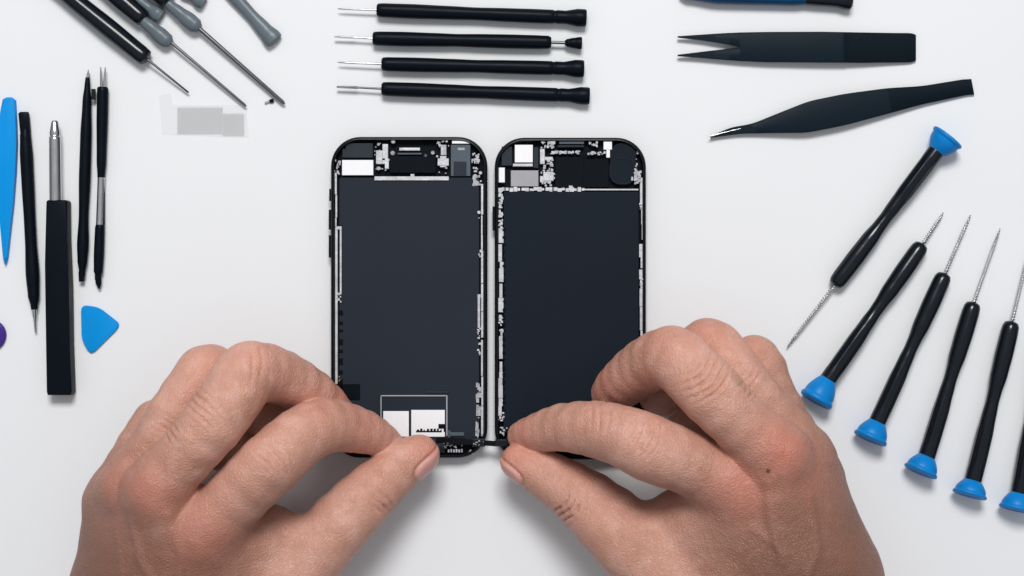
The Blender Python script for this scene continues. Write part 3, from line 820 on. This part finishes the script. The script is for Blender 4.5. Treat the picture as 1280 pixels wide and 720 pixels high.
def grad(f, V, e=0.0004):
    f0 = f(V)
    return f0, np.stack([f(V+np.eye(3)[i]*e) - f0 for i in range(3)], 1)/e

def n3(V, s, seed):
    r = np.random.RandomState(seed); o = np.zeros(len(V))
    for _ in range(7):
        d = r.normal(size=3); d /= np.linalg.norm(d)
        o += np.sin(V @ d * s * r.uniform(0.6, 1.7) + r.uniform(0, 6.28))
    return o/7

def seg_dist(V, pts):
    best = np.full(len(V), 1e9)
    for a, b in zip(pts, pts[1:]):
        a = np.array(a)[:2]; b = np.array(b)[:2]; ab = b-a
        t = np.clip(((V[:, :2]-a) @ ab)/ab.dot(ab), 0, 1)
        best = np.minimum(best, np.linalg.norm(V[:, :2]-a-t[:, None]*ab, axis=1))
    return best

def build_hand(H, label, h=0.00064):
    f, fingers = make_field(H)
    allp = [W(*p) for c in H['fingers']+H['palm'] for p in c]
    lo = np.min([p-r for p, r in allp], 0)-0.004; hi = np.max([p+r for p, r in allp], 0)+0.004
    V, Fq = surface_nets(f, lo, hi, h)
    for _ in range(1):
        d, g = grad(f, V); gn = g/np.maximum(np.linalg.norm(g, axis=1), 1e-6)[:, None]
        V = V - gn*np.clip(d, -h, h)[:, None]
    d, g = grad(f, V, 0.0003); N_ = g/np.maximum(np.linalg.norm(g, axis=1), 1e-6)[:, None]
    disp = 0.00030*n3(V, 260, 3) + 0.00012*n3(V, 800, 4) + 0.00003*n3(V, 2600, 9)
    upn = np.clip(N_[:, 2], 0, 1)
    flush = np.zeros(len(V)); mole = np.zeros(len(V))
    for vein, A, wd in H['veins']:
        pts = [P(x, y, 0.058) for x, y in vein]
        dd_ = seg_dist(V, pts); disp += A*np.exp(-(dd_/wd)**2)*upn*(V[:, 2] > 0.03)
    for (x, y, zz, dx, dy, lu, lv, A, fr) in H['wrinkles']:
        c = np.array(P(x, y, zz/1000)); d = np.array([dx, -dy, 0.0]); d /= np.linalg.norm(d)
        s = np.array([-d[1], d[0], 0.0]); r = V-c
        u = r @ d; v = r @ s
        wob = u + 0.0008*n3(V, 700, 11) + 0.10*v*v/0.004
        win = np.exp(-(u/lu)**4-(v/lv)**4)*(np.abs(r[:, 2]) < 0.02)
        disp -= 2.3*A*win*np.clip(np.cos(wob*fr*0.72)*0.9 + 0.5*n3(V, 1500, 5) - 0.0, 0, 1)**1.3 * np.clip(N_ @ np.array([0, 0, 1.0]) + 0.6, 0, 1)
    for (x, y, zz, rad, am) in H['flush']:
        c = np.array(P(x, y, zz/1000)); flush = np.maximum(flush, am*np.exp(-(np.linalg.norm(V-c, axis=1)/rad)**2))
    for (x, y) in H.get('moles', []):
        c = P(x, y, 0.062); mole = np.maximum(mole, np.exp(-((np.hypot(V[:, 0]-c.x, V[:, 1]-c.y))/0.0008)**4)*(N_[:, 2] > 0.3))
    nail = np.zeros(len(V))
    for (x, y, zz, ax, nz, ln, wn, rr) in H['nails']:
        c = np.array(P(x, y, zz/1000)); a = np.array([ax[0], -ax[1], ax[2]], float); a /= np.linalg.norm(a)
        n = np.array([nz[0], -nz[1], nz[2]], float); n -= a*n.dot(a); n /= np.linalg.norm(n)
        s = np.cross(a, n); r = V-c; u = r @ a; v = r @ s; w = r @ n
        arc = np.arctan2(v, np.maximum(w, -0.02))*rr     # distance around the finger
        q = (np.abs(u)/ln)**3.2 + (np.abs(arc)/wn)**3.2
        near = (np.linalg.norm(r, axis=1) < 0.022) & (w > -0.002)
        q = np.where(near, q, 9)
        inside = 1/(1+np.exp((q-1)*9))
        nail = np.maximum(nail, inside)
        disp += 0.00045*inside - 0.0008*np.exp(-((q-1.2)/0.4)**2)*near
    V = V + N_*disp[:, None]
    me = bpy.data.meshes.new('hand')
    org = np.array([H['origin'][0], H['origin'][1], 0.0])
    V = V - org
    me.vertices.add(len(V)); me.vertices.foreach_set('co', V.astype(np.float32).ravel())
    me.loops.add(len(Fq)*4); me.loops.foreach_set('vertex_index', Fq.astype(np.int32).ravel())
    me.polygons.add(len(Fq)); me.polygons.foreach_set('loop_start', np.arange(0, len(Fq)*4, 4, dtype=np.int32))
    me.polygons.foreach_set('use_smooth', np.ones(len(Fq), bool))
    me.update(calc_edges=True); me.validate()
    # shade painted into the skin: browner wrist, back and outer side, paler towards fingers
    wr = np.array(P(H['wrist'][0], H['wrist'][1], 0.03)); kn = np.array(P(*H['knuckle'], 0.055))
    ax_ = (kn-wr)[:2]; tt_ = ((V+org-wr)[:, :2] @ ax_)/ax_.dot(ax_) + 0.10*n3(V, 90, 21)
    shade_tint = 0.88*np.clip((1.18-tt_)/0.55, 0, 1)**1.2
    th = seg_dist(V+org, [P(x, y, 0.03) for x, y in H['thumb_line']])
    shade_tint = np.clip(shade_tint + 0.45*np.clip((th-0.055)/0.035, 0, 1)*np.clip((1.45-tt_)/0.35, 0, 1), 0, 0.88)
    shade_tint *= np.clip((th-0.010)/0.016, 0.15, 1)
    for nm, arr in (('tan', shade_tint), ('flush', flush), ('nail', nail), ('mole', mole)):
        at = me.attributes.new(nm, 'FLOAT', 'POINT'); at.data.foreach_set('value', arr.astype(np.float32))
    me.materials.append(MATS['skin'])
    o = bpy.data.objects.new('hand', me); COL.objects.link(o); o.location = org
    tag(o, label, 'hand', 'hands working on the phones')
    return o

LEFT = dict(
    origin=P(230, 640), wrist=(215, 860), knuckle=(195, 600), thumb_line=[(352, 760), (447, 632), (524, 567)],
    fingers=[
        [(254, 660, 50, 42), (297, 620, 54, 38), (338, 580, 56, 39), (372, 548, 50, 36), (404, 533, 41, 34), (438, 535, 31, 29), (468, 545, 22, 23), (488, 555, 14.5, 17)],
        [(195, 610, 56, 40), (230, 571, 60, 36), (265, 530, 62, 38), (292, 494, 58, 38), (313, 466, 51, 39), (352, 472, 39, 33), (388, 492, 29, 30), (420, 518, 18, 24)],
        [(160, 606, 45, 36), (187, 567, 47, 31), (216, 519, 47, 31), (246, 477, 42, 32), (264, 465, 37, 33), (305, 500, 27, 31), (346, 524, 19, 29)],
        [(142, 626, 33, 32), (160, 584, 33, 28), (186, 538, 32, 26), (204, 524, 28, 26), (252, 550, 21, 31), (302, 562, 16, 29)],
        [(352, 745, 32, 44), (400, 682, 31, 41), (447, 632, 28, 37), (488, 593, 22, 31), (507, 577, 20, 28), (524, 567, 18.5, 24)],
    ],
    palm=[
        [(257, 672, 47, 42), (262, 740, 36, 50), (250, 880, 20, 58)],
        [(200, 624, 52, 41), (212, 710, 44, 48), (225, 880, 24, 56)],
        [(163, 622, 42, 38), (172, 710, 38, 48), (195, 880, 22, 56)],
        [(142, 630, 32, 36), (142, 740, 26, 50), (165, 880, 20, 56)],
        [(250, 870, 22, 58), (310, 800, 26, 54), (354, 742, 31, 44)],
        [(288, 690, 39, 38), (342, 692, 33, 35)],
        [(308, 660, 38, 30), (338, 664, 33, 26), (366, 690, 31, 30)],
        [(210, 880, 28, 86), (190, 1050, 32, 98), (150, 1300, 42, 128)],
    ],
    tendons=[[(195, 606, 62, 17), (206, 660, 58, 12), (214, 760, 47, 10)], [(254, 656, 56, 18), (250, 780, 42, 10)], [(160, 602, 50, 14), (182, 760, 42, 9)]],
    veins=[([(215, 640), (228, 690), (225, 760)], 0.0006, 0.0016), ([(165, 650), (175, 700), (205, 745)], 0.0006, 0.0015), ([(140, 660), (150, 720)], 0.0004, 0.0014)],
    wrinkles=[(340, 572, 66, 0.7, -0.7, 0.0045, 0.0060, 0.00050, 3800), (253, 512, 72, 0.6, -0.8, 0.0045, 0.0065, 0.00050, 3600),
              (213, 535, 62, 0.6, -0.8, 0.004, 0.005, 0.00035, 3800),
              (478, 622, 24, 0.7, -0.7, 0.0035, 0.0050, 0.00050, 3600), (318, 455, 58, 0.9, -0.1, 0.005, 0.006, 0.0002, 3000)],
    flush=[(258, 665, 60, 0.012, 0.34), (190, 612, 66, 0.010, 0.40), (395, 510, 48, 0.010, 0.16), (450, 540, 34, 0.010, 0.30), (535, 565, 20, 0.008, 0.42), (420, 500, 25, 0.010, 0.3),
           (318, 440, 55, 0.012, 0.18), (150, 600, 55, 0.010, 0.22), (262, 445, 48, 0.010, 0.15)],
    nails=[(528, 567, 18.5, (0.80, -0.55, -0.05), (0.60, 0.75, 0.40), 0.0068, 0.0056, 0.0068)],
)
RIGHT = dict(
    origin=P(980, 640), wrist=(1015, 860), knuckle=(965, 555), thumb_line=[(860, 760), (735, 628), (647, 576)],
    fingers=[
        [(913, 604, 51, 44), (862, 580, 56, 39), (812, 560, 58, 41), (778, 545, 52, 37), (746, 537, 43, 35), (705, 534, 31, 29), (674, 540, 22, 23), (652, 545, 14.5, 18)],
        [(966, 564, 58, 43), (927, 530, 62, 37), (890, 492, 63, 40), (862, 464, 58, 38), (840, 446, 51, 38), (808, 458, 38, 34), (782, 476, 27, 30), (765, 492, 17.5, 26)],
        [(1000, 566, 43, 39), (962, 520, 45, 34), (929, 480, 46, 33), (902, 448, 43, 34), (884, 435, 39, 36), (850, 458, 28, 31), (826, 492, 17, 29)],
        [(1012, 592, 31, 35), (988, 540, 31, 31), (962, 488, 31, 29), (943, 450, 29, 30), (908, 490, 22, 30), (868, 528, 17, 32)],
        [(852, 742, 35, 52), (790, 678, 33, 48), (735, 628, 27, 39), (694, 600, 22, 31), (668, 586, 20, 26), (647, 576, 18.5, 21.5)],
    ],
    palm=[
        [(916, 618, 49, 44), (928, 710, 42, 52), (960, 880, 23, 60)],
        [(971, 580, 54, 44), (985, 690, 48, 50), (1005, 880, 26, 58)],
        [(1003, 584, 42, 41), (1024, 700, 42, 50), (1045, 880, 24, 58)],
        [(1014, 604, 31, 38), (1046, 720, 32, 50), (1080, 880, 22, 58)],
        [(960, 880, 24, 60), (900, 800, 28, 60), (852, 742, 34, 53)],
        [(872, 668, 40, 40), (838, 684, 35, 42)],
        [(868, 636, 40, 30), (846, 646, 34, 26), (826, 668, 30, 32)],
        [(1020, 880, 30, 92), (1085, 1050, 34, 102), (1180, 1300, 44, 130)],
    ],
    tendons=[[(966, 562, 64, 18), (972, 620, 61, 12), (985, 760, 50, 10)], [(913, 600, 58, 19), (958, 770, 46, 10)], [(1000, 566, 52, 15), (1022, 760, 46, 9)]],
    veins=[([(955, 600), (958, 640), (975, 700)], 0.0008, 0.0018), ([(1010, 620), (1020, 680), (1000, 740)], 0.0006, 0.0016), ([(940, 660), (980, 690)], 0.0004, 0.0014)],
    wrinkles=[(806, 547, 68, 0.85, 0.45, 0.0050, 0.0062, 0.00055, 3600), (884, 474, 74, 0.7, 0.7, 0.0060, 0.0070, 0.00080, 3400),
              (940, 478, 66, 0.7, 0.7, 0.004, 0.005, 0.00035, 3600),
              (706, 634, 24, 0.7, 0.6, 0.0040, 0.0055, 0.00060, 3400), (750, 515, 50, 1, 0, 0.005, 0.006, 0.0002, 3000)],
    flush=[(925, 608, 62, 0.011, 0.46), (978, 560, 68, 0.011, 0.55), (1010, 590, 60, 0.010, 0.25), (745, 510, 50, 0.012, 0.15), (660, 540, 20, 0.010, 0.38), (640, 572, 20, 0.009, 0.45),
           (760, 485, 25, 0.012, 0.35), (835, 425, 55, 0.012, 0.18), (882, 412, 50, 0.012, 0.20), (945, 425, 42, 0.010, 0.25), (790, 600, 40, 0.02, 0.1)],
    moles=[(956, 586)],
    nails=[(642, 578, 18.5, (-0.83, -0.50, -0.05), (-0.60, 0.75, 0.42), 0.0066, 0.0056, 0.0065)],
)
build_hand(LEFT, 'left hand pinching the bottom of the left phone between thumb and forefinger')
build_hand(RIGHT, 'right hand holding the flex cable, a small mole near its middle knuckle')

# ------------------------------------------------------------------ light
w = bpy.data.worlds.new('World'); SC.world = w; w.use_nodes = True
bg = w.node_tree.nodes['Background']; bg.inputs['Strength'].default_value = 1.0
nt = w.node_tree; tcw = nt.nodes.new('ShaderNodeTexCoord'); sx = nt.nodes.new('ShaderNodeSeparateXYZ')
nt.links.new(tcw.outputs['Generated'], sx.inputs[0])
rp = nt.nodes.new('ShaderNodeValToRGB'); nt.links.new(sx.outputs['Z'], rp.inputs[0])
rp.color_ramp.elements[0].position = 0.05; rp.color_ramp.elements[0].color = (0.02, 0.021, 0.022, 1)
rp.color_ramp.elements[1].position = 0.75; rp.color_ramp.elements[1].color = (0.45, 0.468, 0.492, 1)
nt.links.new(rp.outputs['Color'], bg.inputs['Color'])
def area(name, loc, tgt, size, power, col=(1, 1, 1), sy=None):
    l = bpy.data.lights.new(name, 'AREA'); l.energy = power; l.size = size; l.color = col
    if sy: l.shape = 'RECTANGLE'; l.size_y = sy
    o = bpy.data.objects.new(name, l); COL.objects.link(o); o.location = loc
    o.rotation_euler = (Vector(tgt)-Vector(loc)).to_track_quat('-Z', 'Y').to_euler()
    return o
area('key_lamp', (0.0, 0.92, 1.45), (0, 0.0, 0), 0.6, 24.3, (1.0, 0.985, 0.97), 0.45)

# ------------------------------------------------------------------ camera
cam = bpy.data.cameras.new('camera'); co = bpy.data.objects.new('camera', cam); COL.objects.link(co)
co.location = (0, 0, D); cam.sensor_width = 36; cam.lens = D*36/(1280*S); cam.clip_end = 20; cam.clip_start = 0.01
SC.camera = co
for o in bpy.data.objects:
    if '_base' in o: del o['_base']
SC.render.engine = 'CYCLES'
SC.view_settings.view_transform = 'Standard'; SC.view_settings.look = 'None'
SC.view_settings.exposure = 0; SC.view_settings.gamma = 1
